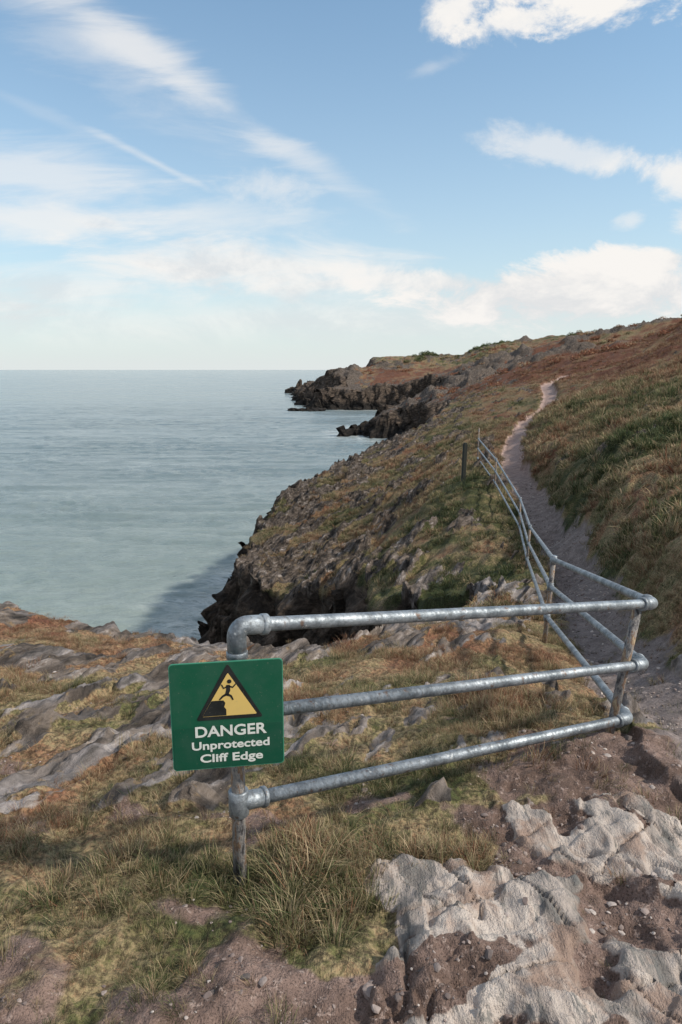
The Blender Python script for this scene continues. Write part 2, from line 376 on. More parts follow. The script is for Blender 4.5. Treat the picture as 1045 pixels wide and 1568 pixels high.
GMs={0:ground_mat("turf_and_soil",('veg','soil','rock','cliff','path','outc')),1:ground_mat("gravel_track",('veg','soil','path')),2:ground_mat("pale_slate",('soil','outc')),3:ground_mat("heather_hill",('veg','rock','cliff')),4:ground_mat("headland_heath",('veg','rock','cliff','path'))}
names={0:"ground",1:"footpath",2:"rock_outcrop",3:"distant_hill",4:"headland"}
dist_attr=np.clip(Y/250,0,1.2)
for k,nm_ in names.items():
    f=F[lab==k]
    if not len(f): continue
    used,inv=np.unique(f,return_inverse=True)
    me=newmesh(nm_,V[used],inv.reshape(-1,4),dict(rock=T['rock'][used],path=T['path'][used],veg=T['veg'][used],outc=T['outc'][used],cliff=T['cliff'][used],soil=T['soil'][used],dist=dist_attr[used]))
    obj(nm_,me,GMs[k])

# ---------------- rocks standing in the sea off the far point
def searock(name,px,py,wid,hgt_,seed,k=5):
    s0,_=sk(py); Yd=-CZ/s0; c=Vector(P(px,py,Yd))
    r=random.Random(seed); import bmesh as _b
    bm=_b.new()
    for i in range(k):
        q_=_b.ops.create_icosphere(bm,subdivisions=4,radius=1)
        ox,oy,hh,ww=r.uniform(-.5,.5)*wid,r.uniform(-.3,.3)*wid,hgt_*r.uniform(.4,1),wid*r.uniform(.2,.38)
        pl=[(Vector((r.gauss(0,1),r.gauss(0,1),r.gauss(0,.7))).normalized(),r.uniform(.5,.8)) for _ in range(9)]
        cs=np.array([v.co[:] for v in q_['verts']]); nn=fbm(cs[:,0]*2+seed+cs[:,2],cs[:,1]*2+i-cs[:,2],3,7)
        for v,nv in zip(q_['verts'],nn):
            for n_,d_ in pl:
                e=v.co.dot(n_)-d_
                if e>0: v.co-=n_*e*.85
            co=v.co*(1+float(nv)*.35); v.co=Vector((co.x*ww+ox,co.y*ww*.8+oy,co.z*hh-.1))
    me=bpy.data.meshes.new(name); bm.to_mesh(me); bm.free()
    at=me.attributes.new('cliff','FLOAT','POINT'); at.data.foreach_set('value',[1.0]*len(me.vertices))
    at=me.attributes.new('dist','FLOAT','POINT'); at.data.foreach_set('value',[.9]*len(me.vertices))
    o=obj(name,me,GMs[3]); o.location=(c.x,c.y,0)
searock("sea_rock",462,602,17,8.5,3,9); searock("sea_rock",472,629,9,1.8,5,5); searock("sea_rock",503,627,9,3.2,6,5); searock("sea_rock",543,628,6,2.2,8,4); searock("sea_rock",487,617,8,6,11,5); searock("sea_rock",522,627,5,1.6,12,3); searock("sea_rock",556,663,4.5,2.0,15,5)

# ---------------- sea
srows=np.array(seg(8,20,.02)+seg(20,60,.006)+seg(60,320,.0055)+seg(320,1000,.012)+[1000,1500,2500,5000,12000,40000.])
scols=np.array(lin(-3,-.62,.05)+lin(-.62,.2,.0046)+lin(.2,3,.08))
YP,AA=np.meshgrid(srows,scols,indexing='ij'); sx_=(AA*YP).ravel(); sy_=(YP-3).ravel()
fade=1-ss(sy_,150,420)
wx=sx_+fbm(sx_*.05,sy_*.05,2,100)*8; wy=sy_
sz=(fbm(wx*.13+wy*.03,wy*.42,3,101)*.19+fbm(wx*.5-wy*.1,wy*1.3,3,103)*.085)*fade
sz=sz+fbm(sx_*.03,sy_*.1,2,107)*.08*fade
sd=sdf(sx_,sy_,coast)
foam=ss(sd,-15,-4)*(1-ss(sy_,50,90))*.62+ss(sd,-20,-12)*ss(sy_,100,140)*.55
foam=foam*(sy_<420)
si=np.arange(len(sx_)).reshape(YP.shape)
SF=np.stack([si[:-1,:-1],si[:-1,1:],si[1:,1:],si[1:,:-1]],-1).reshape(-1,4)
keep=(sd[SF].min(1)<3)|(sy_[SF].max(1)>900); SF=SF[keep]
m=N("sea_material")
pos=m.n('ShaderNodeNewGeometry').outputs['Position']
fo=m.attr('foam')
sxy=m.n('ShaderNodeSeparateXYZ'); m.put(sxy.inputs[0],pos)
b1=m.noise(m.mapping(pos,sc=(.35,1.2,1)),1.6,5,.65); b2=m.noise(m.mapping(pos,sc=(.01,.045,1)),1,5,.6); b3=m.noise(m.mapping(pos,sc=(.06,.3,1)),1,4,.6)
col=m.mix(m.mr(b2,.35,.65),(.155,.20,.21),(.25,.295,.30))
col=m.mix(m.mr(b3,.4,.65,0,.45),col,(.10,.145,.15))
col=m.mix(m.mr(sxy.outputs[1],25,100),m.mix(.65,col,(.235,.285,.262)),col)
w1=m.noise(m.mapping(pos,sc=(.5,1.0,1)),.55,6,.7,1.8)
vein=m.m('SUBTRACT',1,m.m('MULTIPLY',m.m('ABSOLUTE',m.m('SUBTRACT',w1,.5)),10),clamp=True)
w2=m.noise(pos,.22,4,.6)
fm=m.m('MULTIPLY',vein,m.mr(m.m('ADD',m.m('MULTIPLY',fo,.75),m.m('MULTIPLY',w2,.6)),.5,1.0),clamp=True)
col=m.mix(m.m('MULTIPLY',fm,.9),col,(.72,.75,.74))
hh=m.m('ADD',m.m('MULTIPLY',b1,.30),m.m('MULTIPLY',b3,.45))
m.bsdf(col,m.mr(b2,.3,.7,.12,.24),bump=hh,bs=.85,bd=1.0,spec=.5,IOR=1.33)
obj("sea",newmesh("sea",np.stack([sx_,sy_,sz],-1),SF,dict(foam=foam)),m.owner)

# ---------------- world
w=N("World",True); scene.world=w.owner
SUN_EL=math.radians(40); SUN_AZ=math.radians(105)
gen=w.n('ShaderNodeTexCoord').outputs['Generated']
sky=w.n('ShaderNodeTexSky',sky_type='NISHITA'); sky.sun_disc=False; sky.sun_elevation=SUN_EL; sky.sun_rotation=SUN_AZ
sky.air_density=1.0; sky.dust_density=.6; sky.ozone_density=1.2
sp_=w.n('ShaderNodeSeparateXYZ'); w.put(sp_.inputs[0],gen)
yg=w.m('MAXIMUM',w.m('ABSOLUTE',sp_.outputs[1]),.08)
SX=w.m('DIVIDE',sp_.outputs[0],yg); SZ=w.m('DIVIDE',sp_.outputs[2],yg)
cv=w.n('ShaderNodeCombineXYZ'); w.put(cv.inputs[0],SX); w.put(cv.inputs[1],SZ); cv=cv.outputs[0]
wis=w.noise(w.mapping(cv,rot=(0,0,.55),sc=(1.6,9,1)),2.2,6,.62,.5)
hor=w.noise(w.mapping(cv,sc=(2.2,9,1)),2.0,6,.6,.4)
puf=w.noise(w.mapping(cv,sc=(1,1.7,1)),6.0,8,.66,.35)
def blob(px,py,ang,rx,rz,dens,no,k,soft=.6):
    c=D(px,py)
    mp=w.mapping(cv,loc=(c[0],c[1],0),rot=(0,0,ang),sc=(rx/1120,rz/1120,1),ty='TEXTURE')
    ln=w.n('ShaderNodeVectorMath',operation='LENGTH'); w.put(ln.inputs[0],mp)
    r=w.m('ADD',ln.outputs['Value'],w.m('MULTIPLY',w.m('SUBTRACT',no,.5),-k))
    return w.m('MULTIPLY',w.mr(r,1.0,1-soft),dens)
B=[blob(240,95,-.56,310,42,.6,wis,2.2,1),blob(450,235,-.52,200,30,.38,wis,2.0,1),blob(150,60,-.62,300,80,.3,wis,2.4,1),
   blob(240,250,-.45,150,10,.45,wis,1.8,1),blob(60,170,-.4,220,14,.12,wis,2.0,1),
   blob(90,270,-.12,300,66,.55,wis,2.6,1),blob(40,335,-.05,280,42,.7,hor,2.6,1),blob(430,292,-.1,100,36,.5,puf,3.4,1),
   blob(330,340,0,220,34,.5,hor,2.4,1),blob(400,412,-.05,340,56,.85,hor,2.4,.85),blob(70,440,0,400,55,.65,hor,2.4,1),
   blob(900,447,.03,370,60,1.0,puf,3.0,.45),blob(660,432,-.05,260,32,.85,puf,3.0,.7),blob(980,405,.1,180,34,1.0,puf,3.0,.5),
   blob(840,-14,.06,190,58,1.0,puf,4.0,.6),blob(700,8,.4,75,44,.95,puf,3.4,.7),blob(800,26,.2,110,30,.85,puf,4,.7),blob(660,105,.3,60,16,.25,puf,3,1),
   blob(900,240,-.13,210,28,.6,puf,4.2,1),blob(1040,270,-.1,130,38,.8,puf,3.6,.9),blob(966,340,.2,28,16,.5,puf,4,1),blob(1060,345,.2,50,30,.7,puf,4,.8),
   blob(520,490,0,1100,55,.55,hor,1.4,1)]
inv=None
for b in B:
    o_=w.m('SUBTRACT',1,b); inv=o_ if inv is None else w.m('MULTIPLY',inv,o_)
alpha=w.m('SUBTRACT',1,inv,clamp=True)
bk_=w.m('MAXIMUM',w.mr(sp_.outputs[1],.35,-.1),w.mr(sp_.outputs[2],.52,.75))
back=w.m('MULTIPLY',w.mr(w.noise(gen,2.2,5,.6),.40,.65,.2,1),w.m('MULTIPLY',bk_,.8))  # added cloud cover behind and overhead, out of view, softens the ambient light
alpha=w.m('MAXIMUM',alpha,back)
base_=w.mix(1.0,sky.outputs[0],(.94,1.44,1.56),'MULTIPLY')
elev=w.m('MAXIMUM',sp_.outputs[2],0)
hz=w.m('POWER',2.718,w.m('MULTIPLY',elev,-4.2))
base_=w.mix(w.m('MULTIPLY',hz,.96),base_,(6.95,7.3,7.3))
cc_=w.mix(w.mr(w.m('ADD',puf,w.m('MULTIPLY',w.m('SUBTRACT',SZ,.12),1.2)),.36,.56),(6.9,7.0,7.1),(8.6,8.35,8.05))
fin=w.mix(alpha,base_,cc_)
bg=w.n('ShaderNodeBackground'); w.put(bg.inputs[0],fin); bg.inputs[1].default_value=.11
wo=w.n('ShaderNodeOutputWorld'); w.t.links.new(bg.outputs[0],wo.inputs[0])

sun=bpy.data.lights.new("sun",'SUN'); sun.energy=4.4; sun.angle=math.radians(3.5); sun.color=(1,.915,.79)
so=bpy.data.objects.new("sun",sun); scene.collection.objects.link(so)
dv=Vector((math.sin(SUN_AZ)*math.cos(SUN_EL),math.cos(SUN_AZ)*math.cos(SUN_EL),math.sin(SUN_EL)))
so.rotation_euler=dv.to_track_quat('Z','Y').to_euler()

# ---------------- tubes
def tube(pts,r,segs=20,caps=True):
    pts=[Vector(p) for p in pts]; rs=r if isinstance(r,(list,tuple)) else [r]*len(pts)
    vs=[];fs=[]
    t=(pts[1]-pts[0]).normalized(); up=Vector((0,0,1)) if abs(t.z)<.9 else Vector((1,0,0))
    nx=t.cross(up).normalized()
    for i,p in enumerate(pts):
        if i==0: t=(pts[1]-pts[0]).normalized()
        elif i==len(pts)-1: t=(pts[-1]-pts[-2]).normalized()
        else: t=((pts[i+1]-p).normalized()+(p-pts[i-1]).normalized()).normalized()
        nx=(nx-t*nx.dot(t)).normalized(); ny=t.cross(nx)
        for k in range(segs):
            a=2*math.pi*k/segs; vs.append(p+(nx*math.cos(a)+ny*math.sin(a))*rs[i])
    for i in range(len(pts)-1):
        for k in range(segs):
            a=i*segs+k;b=i*segs+(k+1)%segs; fs.append((a,b,b+segs,a+segs))
    if caps: fs.append(tuple(range(segs))[::-1]); fs.append(tuple(range((len(pts)-1)*segs,len(pts)*segs)))
    return vs,fs
def rounded(pts,rad,n_=8):
    pts=[Vector(p) for p in pts]; out=[pts[0]]
    for i in range(1,len(pts)-1):
        a,b,c=pts[i-1],pts[i],pts[i+1]
        r1=min(rad,(a-b).length*.45,(c-b).length*.45)
        p0=b+(a-b).normalized()*r1; p1=b+(c-b).normalized()*r1
        for k in range(n_+1):
            t=k/n_; out.append(p0*(1-t)**2+b*2*t*(1-t)+p1*t*t)
    out.append(pts[-1]); return out
class MB:
    def __init__(s): s.v=[];s.f=[]
    def add(s,vf):
        o=len(s.v); s.v+=[tuple(v) for v in vf[0]]; s.f+=[tuple(i+o for i in f) for f in vf[1]]
    def make(s,name,mat,parent=None,smooth=True):
        me=bpy.data.meshes.new(name); me.from_pydata(s.v,[],s.f); me.update()
        for p in me.polygons: p.use_smooth=smooth and len(p.vertices)<=4
        return obj(name,me,mat,parent)
def sleeve(c,dirn,L,r):
    c=Vector(c);d_=Vector(dirn).normalized()
    return tube([c-d_*L/2,c-d_*(L/2-.004),c+d_*(L/2-.004),c+d_*L/2],[r-.004,r,r,r-.004],24)

m=N("galvanised_steel")
pos=m.n('ShaderNodeNewGeometry').outputs['Position']
a=m.noise(pos,9,6,.65); b=m.noise(pos,60,5,.65); v_=m.n('ShaderNodeTexVoronoi'); m.put(v_.inputs['Vector'],pos); v_.inputs['Scale'].default_value=70
c=m.mix(m.mr(a,.35,.65),(.13,.15,.17),(.33,.36,.39)); c=m.mix(m.mr(b,.48,.7,0,.7),c,(.10,.105,.11)); c=m.mix(m.mr(v_.outputs['Distance'],0,.6,.3,0),c,(.40,.43,.46))
c=m.mix(m.mr(m.noise(pos,17,6,.7),.58,.66,0,.8),c,(.14,.08,.05))
c=m.mix(m.mr(m.noise(pos,33,4,.6),.64,.7,0,.7),c,(.55,.56,.55))
m.bsdf(c,m.mr(b,.3,.7,.36,.62),metal=.55,bump=b,bs=.6,bd=.006,spec=.5)
STEEL=m.owner
m=N("weathered_post_steel")
pos=m.n('ShaderNodeNewGeometry').outputs['Position']
a=m.noise(m.mapping(pos,sc=(1,1,.35)),24,7,.7); b=m.noise(pos,90,5,.65)
c=m.ramp(a,[(.36,(.04,.036,.036)),(.43,(.14,.135,.14)),(.49,(.30,.28,.26)),(.54,(.19,.11,.07)),(.64,(.42,.33,.22))])
m.bsdf(c,.7,metal=.15,bump=m.m('ADD',a,m.m('MULTIPLY',b,.4)),bs=.8,bd=.012)
POSTM=m.owner

rail=bpy.data.objects.new("metal_railing",None); scene.collection.objects.link(rail)
posts=[ (P(352,960,2.2),P(366,1352,2.2)),
        (P(978,924,3.47),P(934,1122,3.47)),
        (P(848,857,7.0),P(833,992,7.0)),
        (P(812,807,13.5),P(805,880,13.5)),
        (P(797,764,17),P(795,828,17)),
        (P(760,704,22),P(757,756,22)),
        (P(734,655,27),P(731,716,27)) ]
near_t=[P(362,958,2.2),P(362,1094,2.2),P(366,1228,2.2)]
corner=[P(1000,924,3.50),P(986,1017,3.50),P(962,1100,3.50)]
p2=[P(848,857,7.0),P(843,898,7.0),P(838,945,7.0)]
def fr(i,f,top=0):
    a_,b_=Vector(posts[i][0]),Vector(posts[i][1]); return a_+(b_-a_)*(top+(1-top)*f)
R=.0255
rb=MB(); fb=MB()
for li,f in enumerate((0,.34,.66)):
    if li==0:
        e=Vector(near_t[0]); pts=[e-Vector((0,0,.14)),e+Vector((-.004,0,0))]
    else: pts=[Vector(near_t[li])]
    cpt=Vector(corner[li])
    pts+= [cpt, Vector(p2[li]), fr(3,f), fr(4,f), fr(5,f), fr(6,f,.28)]
    rb.add(tube(rounded(pts,.075),R,20))
    a_=Vector(near_t[li]); dr=(cpt-a_).normalized(); d2=(Vector(p2[li])-cpt).normalized()
    fb.add(tube(rounded([cpt-dr*.10,cpt,cpt+d2*.11],.075),[R+.008]*11,22))
    fb.add(sleeve(cpt-dr*.10,dr,.022,R+.012)); fb.add(sleeve(cpt+d2*.11,d2,.022,R+.012))
    if li==0:
        fb.add(tube(rounded([a_-Vector((0,0,.11)),a_,a_+dr*.11],.075),[R+.008]*11,22))
        fb.add(sleeve(a_+dr*.105,dr,.028,R+.012)); fb.add(sleeve(a_-Vector((0,0,.105)),(0,0,1),.028,R+.012))
    else:
        fb.add(sleeve(a_,(0,0,1),.10,R+.011)); fb.add(sleeve(a_+dr*.055,dr,.09,R+.008)); fb.add(sleeve(a_+dr*.10,dr,.02,R+.013))
    fb.add(sleeve(p2[li],(Vector(posts[2][0])-Vector(posts[2][1])),.09,R+.009)); fb.add(sleeve(p2[li],d2,.12,R+.008))
    for i in (3,4,5,6): fb.add(sleeve(fr(i,f,.28 if i==6 else 0),(0,0,1),.09,R+.009))
rb.make("rails",STEEL,rail)
fb.make("tube_fittings",STEEL,rail)
pb=MB()
for i,(t_,b_) in enumerate(posts):
    t_=Vector(t_);b_=Vector(b_); dn=(b_-t_).normalized()
    if i==0: t_=Vector(near_t[0])-Vector((0,0,.13)) 
    pb.add(tube([t_,t_*.5+b_*.5,b_+dn*.35],R-.0005,20))
pb.make("posts",POSTM,rail)

# ---------------- marker post
m=N("dark_stained_timber"); pos=m.n('ShaderNodeNewGeometry').outputs['Position']
a=m.noise(m.mapping(pos,sc=(9,9,1)),6,5,.6); m.bsdf(m.mix(a,(.012,.014,.013),(.035,.038,.032)),.8,bump=a,bs=.5,bd=.01)
import bmesh
def boxm(name,sx,sy,sz,bev,mat,parent=None,loc=(0,0,0)):
    bm=bmesh.new(); bmesh.ops.create_cube(bm,size=1); bmesh.ops.scale(bm,vec=(sx,sy,sz),verts=bm.verts)
    bmesh.ops.bevel(bm,geom=list(bm.edges),offset=bev,segments=2,affect='EDGES',profile=.7)
    me=bpy.data.meshes.new(name); bm.to_mesh(me); bm.free(); o=obj(name,me,mat,parent); o.location=loc; return o
tp=Vector(P(712,680,23)); bt=Vector(P(712,744,23)); hgt=tp.z-bt.z+.3
mk=bpy.data.objects.new("wooden_marker_post",None); scene.collection.objects.link(mk); mk.location=(tp.x,tp.y,tp.z-hgt/2); mk.rotation_euler=(0,.02,.3)
boxm("shaft",.12,.12,hgt,.008,m.owner,mk); boxm("cap",.10,.10,.05,.02,m.owner,mk,(0,0,hgt/2+.02))

# ---------------- sign
sg=bpy.data.objects.new("danger_sign",None); scene.collection.objects.link(sg)
TL=Vector(P(259,1018,2.10)); TR=Vector(P(436,1007,2.155)); BL=Vector(P(265,1181,2.10)); BR=Vector(P(433,1168,2.155))
cen=(TL+TR+BL+BR)/4; ux=((TR-TL)+(BR-BL)).normalized(); uz=((TL-BL)+(TR-BR)); uz=(uz-ux*uz.dot(ux)).normalized(); uy=uz.cross(ux)
Wd=((TR-TL).length+(BR-BL).length)/2; Hd=((TL-BL).length+(TR-BR).length)/2
M=Matrix((ux,uy,uz)).transposed().to_4x4(); M.translation=cen; sg.matrix_world=M
def paint(name,col,rough=.45):
    m=N(name); pos=m.n('ShaderNodeNewGeometry').outputs['Position']
    a=m.noise(pos,14,6,.65); b=m.noise(pos,160,3,.6)
    c=m.mix(m.mr(a,.35,.7,0,.22),col,tuple(x*.7+.05 for x in col)); c=m.mix(m.mr(b,.66,.72,0,.35),c,(.25,.22,.18))
    m.bsdf(c,m.mr(a,.3,.7,rough,rough+.15),spec=.3); return m.owner
green=paint("green_sign_enamel",(.006,.085,.045)); lgreen=paint("pale_green_rim",(.05,.25,.16)); yellow=paint("yellow_sign_paint",(.68,.48,.15)); black=paint("black_sign_paint",(.012,.014,.014)); white=paint("white_sign_paint",(.68,.70,.66))
def rrect(w_,h_,r,n_=6):
    out=[]
    for cx,cy,a0 in ((w_/2-r,h_/2-r,0),(-w_/2+r,h_/2-r,90),(-w_/2+r,-h_/2+r,180),(w_/2-r,-h_/2+r,270)):
        for k in range(n_+1):
            a=math.radians(a0+90*k/n_); out.append((cx+r*math.cos(a),cy+r*math.sin(a)))
    return out
def plate(name,poly,y,th,mat,parent=sg):
    bm=bmesh.new(); vs=[bm.verts.new((p[0],y,p[1])) for p in poly]; f=bm.faces.new(vs)
    r_=bmesh.ops.extrude_face_region(bm,geom=[f]); bmesh.ops.translate(bm,verts=[g for g in r_['geom'] if isinstance(g,bmesh.types.BMVert)],vec=(0,th,0))
    bmesh.ops.recalc_face_normals(bm,faces=bm.faces)
    bmesh.ops.triangulate(bm,faces=[f for f in bm.faces if len(f.verts)>4])
    me=bpy.data.meshes.new(name); bm.to_mesh(me); bm.free(); return obj(name,me,mat,parent)
plate("rim",rrect(Wd,Hd,.014),-.0005,.0035,lgreen)
plate("panel",rrect(Wd-.006,Hd-.006,.012),-.0015,.003,green)
plate("panel_shadow",[(x_,z_-Hd/2+.082) for x_,z_ in rrect(Wd-.010,.152,.008)],-.0021,.001,paint("green_sign_shaded",(.005,.072,.04)))  # shadow across the sign's lower part, painted as a darker green plate
def S(px,py):
    u=(px-348)/174.0*Wd; v=-(py-1093.5)/162.0*Hd; return (u,v)
def rpoly(pts,r=.006,n_=4):
    out=[];k=len(pts)
    for i in range(k):
        a,b,c=Vector(pts[i-1]),Vector(pts[i]),Vector(pts[(i+1)%k])
        p0=b+(a-b).normalized()*r;p1=b+(c-b).normalized()*r
        for j in range(n_+1):
            t=j/n_; q_=p0*(1-t)**2+b*2*t*(1-t)+p1*t*t; out.append((q_.x,q_.y))
    return out
tri=[S(350,1015),S(299,1099),S(403,1099)]
plate("triangle_border",rpoly(tri,.012),-.0026,.001,black)
tri2=[S(350,1029),S(308.5,1093.5),S(393.5,1093.5)]
plate("triangle_field",rpoly(tri2,.006),-.0032,.0008,yellow)
plate("cliff_symbol",[S(309,1092.8),S(346,1092.8),S(346,1084),S(343,1080),S(345,1074),S(342,1070),S(324,1070)],-.0038,.0006,black)
def limb(name,pts,wd):
    out_l=[];out_r=[]
    pp=[Vector(S(*p)) for p in pts]
    for i,p in enumerate(pp):
        t=(pp[min(i+1,len(pp)-1)]-pp[max(i-1,0)]).normalized(); nn=Vector((-t.y,t.x)); out_l.append(p+nn*wd[i]);out_r.append(p-nn*wd[i])
    plate(name,[(q_.x,q_.y) for q_ in out_l+out_r[::-1]],-.0040,.0006,black)
limb("figure_torso",[(350,1047),(350,1055),(347,1063)],[.006,.007,.005])
limb("figure_leg_front",[(348,1061),(354,1064),(357,1070)],[.0045,.0035,.0025])
limb("figure_leg_back",[(347,1061),(341,1064),(336,1069)],[.0045,.0035,.0025])
limb("figure_arm_front",[(351,1049),(357,1051),(362,1046)],[.003,.0027,.002])
limb("figure_arm_back",[(349,1049),(343,1052),(340,1046)],[.003,.0027,.002])
hc=S(352,1042); plate("figure_head",[(hc[0]+.0075*math.cos(a*math.pi/8),hc[1]+.0075*math.sin(a*math.pi/8)) for a in range(16)],-.0040,.0006,black)
def text(body,px0,px1,pybase,cap,off):
    cu=bpy.data.curves.new(body,'FONT'); cu.body=body; cu.size=1; cu.offset=off; cu.extrude=.01; cu.resolution_u=6
    o=bpy.data.objects.new(body,cu); scene.collection.objects.link(o)
    bpy.context.view_layer.update(); dg=bpy.context.evaluated_depsgraph_get()
    me=bpy.data.meshes.new_from_object(o.evaluated_get(dg)); bpy.data.objects.remove(o)
    co=np.array([v.co[:] for v in me.vertices]); x0,x1=co[:,0].min(),co[:,0].max()
    a=S(px0,pybase); b=S(px1,pybase); sx=(b[0]-a[0])/(x1-x0); sz=(cap/162*Hd)/.73
    for v in me.vertices:
        X_,Y_,Z_=v.co; v.co=(a[0]+(X_-x0)*sx,-.0028-Z_*.04,a[1]+Y_*sz)
    return obj("lettering_"+body.lower().replace(' ','_'),me,white,sg)
text("DANGER",297,408,1124,16.5,.022); text("Unprotected",291,412,1143.5,12.5,.022); text("Cliff Edge",303,401,1163.5,12.5,.022)
bk=MB()
for zz in (.12,-.12):
    bk.add(tube([(-.06,.012,zz),(-.035,.02,zz),(-.034,.07,zz),(0,.10,zz),(.034,.07,zz),(.035,.02,zz),(.06,.012,zz)],.004,8))
bk.make("clamp_bands",STEEL,sg)

# ---------------- vegetation sources
def tuft(name,nb,rad,width,lean,seed,curl=1.0,segs=4):
    r=random.Random(seed); vs=[];fs=[];col=[]
    for i in range(nb):
        a=r.uniform(0,2*math.pi); rr=rad*math.sqrt(r.random()); x,y=rr*math.cos(a),rr*math.sin(a)
        L=r.uniform(.45,1.0)*(1-.4*rr/rad); ad=a+r.uniform(-.8,.8); 
        out=r.uniform(.1,.9)*curl; dx,dy=math.cos(ad)*out+lean,math.sin(ad)*out-lean*.2
        wv=width*r.uniform(.6,1.3); px_,py_=-math.sin(ad+r.uniform(-.6,.6)),math.cos(ad)
        o=len(vs); c=r.random()
        for k in range(segs+1):
            t=k/segs; h=L*(t-.32*curl*t*t*min(1,out)); q_=L*t*t*.75
            w_=wv*(1-t)**.7*.5+.0004
            vs.append((x+dx*q_-px_*w_,y+dy*q_-py_*w_,h-.03)); vs.append((x+dx*q_+px_*w_,y+dy*q_+py_*w_,h-.03)); col+= [c,c]
        for k in range(segs):
            b_=o+2*k; fs.append((b_,b_+1,b_+3,b_+2))
    me=bpy.data.meshes.new(name); me.from_pydata(vs,[],fs); me.update()
    at=me.attributes.new('blade','FLOAT','POINT'); at.data.foreach_set('value',col)
    at=me.attributes.new('hgt','FLOAT','POINT'); at.data.foreach_set('value',[v[2] for v in vs])
    return me
m=N("grass_blades")
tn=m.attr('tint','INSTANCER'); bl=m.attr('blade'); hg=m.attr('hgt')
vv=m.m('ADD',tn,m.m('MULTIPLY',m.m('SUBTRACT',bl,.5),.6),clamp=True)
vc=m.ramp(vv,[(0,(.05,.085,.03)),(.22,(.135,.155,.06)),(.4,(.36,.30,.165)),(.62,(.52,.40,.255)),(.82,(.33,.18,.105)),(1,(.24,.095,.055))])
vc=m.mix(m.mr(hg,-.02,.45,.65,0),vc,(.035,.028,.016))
bs=m.n('ShaderNodeBsdfPrincipled'); m.put(bs.inputs['Base Color'],vc); bs.inputs['Roughness'].default_value=.7; bs.inputs['Specular IOR Level'].default_value=.2
tr=m.n('ShaderNodeBsdfTranslucent'); m.put(tr.inputs[0],vc); mx=m.n('ShaderNodeMixShader'); mx.inputs[0].default_value=.2
m.t.links.new(bs.outputs[0],mx.inputs[1]); m.t.links.new(tr.outputs[0],mx.inputs[2]); oo=m.n('ShaderNodeOutputMaterial'); m.t.links.new(mx.outputs[0],oo.inputs[0])
GRASS=m.owner
def coll(name,meshes,mat):
    c_=bpy.data.collections.new(name)
    for i,me in enumerate(meshes):
        me.materials.append(mat); o=bpy.data.objects.new(f"{name}_{i:02d}",me); c_.objects.link(o)
    return c_
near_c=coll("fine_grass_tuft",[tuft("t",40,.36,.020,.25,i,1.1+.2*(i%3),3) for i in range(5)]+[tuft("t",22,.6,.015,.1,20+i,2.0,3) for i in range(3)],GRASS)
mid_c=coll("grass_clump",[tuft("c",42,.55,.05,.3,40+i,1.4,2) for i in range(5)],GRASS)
def leafclump(seed,nb):
    r=random.Random(seed);vs=[];fs=[];col=[];hs=[]
    for i in range(nb):
        a=r.uniform(0,6.283); e=math.asin(r.random()); rr=r.uniform(.45,1)**.5*(1+.25*math.sin(3*a+seed))
        p=Vector((math.cos(a)*math.cos(e)*rr,math.sin(a)*math.cos(e)*rr,math.sin(e)*rr*.75))
        u=Vector((r.gauss(0,1),r.gauss(0,1),r.gauss(0,1))).normalized()*.13; v=Vector((r.gauss(0,1),r.gauss(0,1),r.gauss(0,1))).normalized()*.09
        o=len(vs); vs+=[p-u,p+v,p+u,p-v]; fs.append((o,o+1,o+2,o+3)); c=r.random(); col+=[c]*4; hs+=[p.z]*4
    me=bpy.data.meshes.new("leafclump"); me.from_pydata([tuple(v) for v in vs],[],fs); me.update()
    at=me.attributes.new('blade','FLOAT','POINT'); at.data.foreach_set('value',col)
    at=me.attributes.new('hgt','FLOAT','POINT'); at.data.foreach_set('value',hs); return me
shrub_c=coll("shrub_clump",[leafclump(i,200) for i in range(4)],GRASS)
def pebble(seed):
    bm=bmesh.new(); bmesh.ops.create_icosphere(bm,subdivisions=2,radius=.5); r=random.Random(seed)
    o=[Vector((r.gauss(0,1),r.gauss(0,1),r.gauss(0,1))).normalized() for _ in range(9)]; dd_=[r.uniform(.22,.42) for _ in o]
    for v in bm.verts:
        for n_,d_ in zip(o,dd_):
            e=v.co.dot(n_)-d_
            if e>0: v.co-=n_*e
        v.co.z*=.55
    me=bpy.data.meshes.new("pebble"); bm.to_mesh(me); bm.free(); return me
m=N("gravel_stone"); tn=m.attr('tint','INSTANCER'); pos=m.n('ShaderNodeNewGeometry').outputs['Position']
a=m.noise(pos,60,5,.6); c=m.ramp(tn,[(0,(.10,.085,.08)),(.45,(.21,.16,.145)),(.8,(.34,.28,.255)),(1,(.52,.46,.42))])
m.bsdf(m.mix(m.mr(a,.4,.7,0,.4),c,(.1,.08,.07)),.9,bump=a,bs=.4,bd=.004)
peb_c=coll("pebble",[pebble(i) for i in range(6)],m.owner)

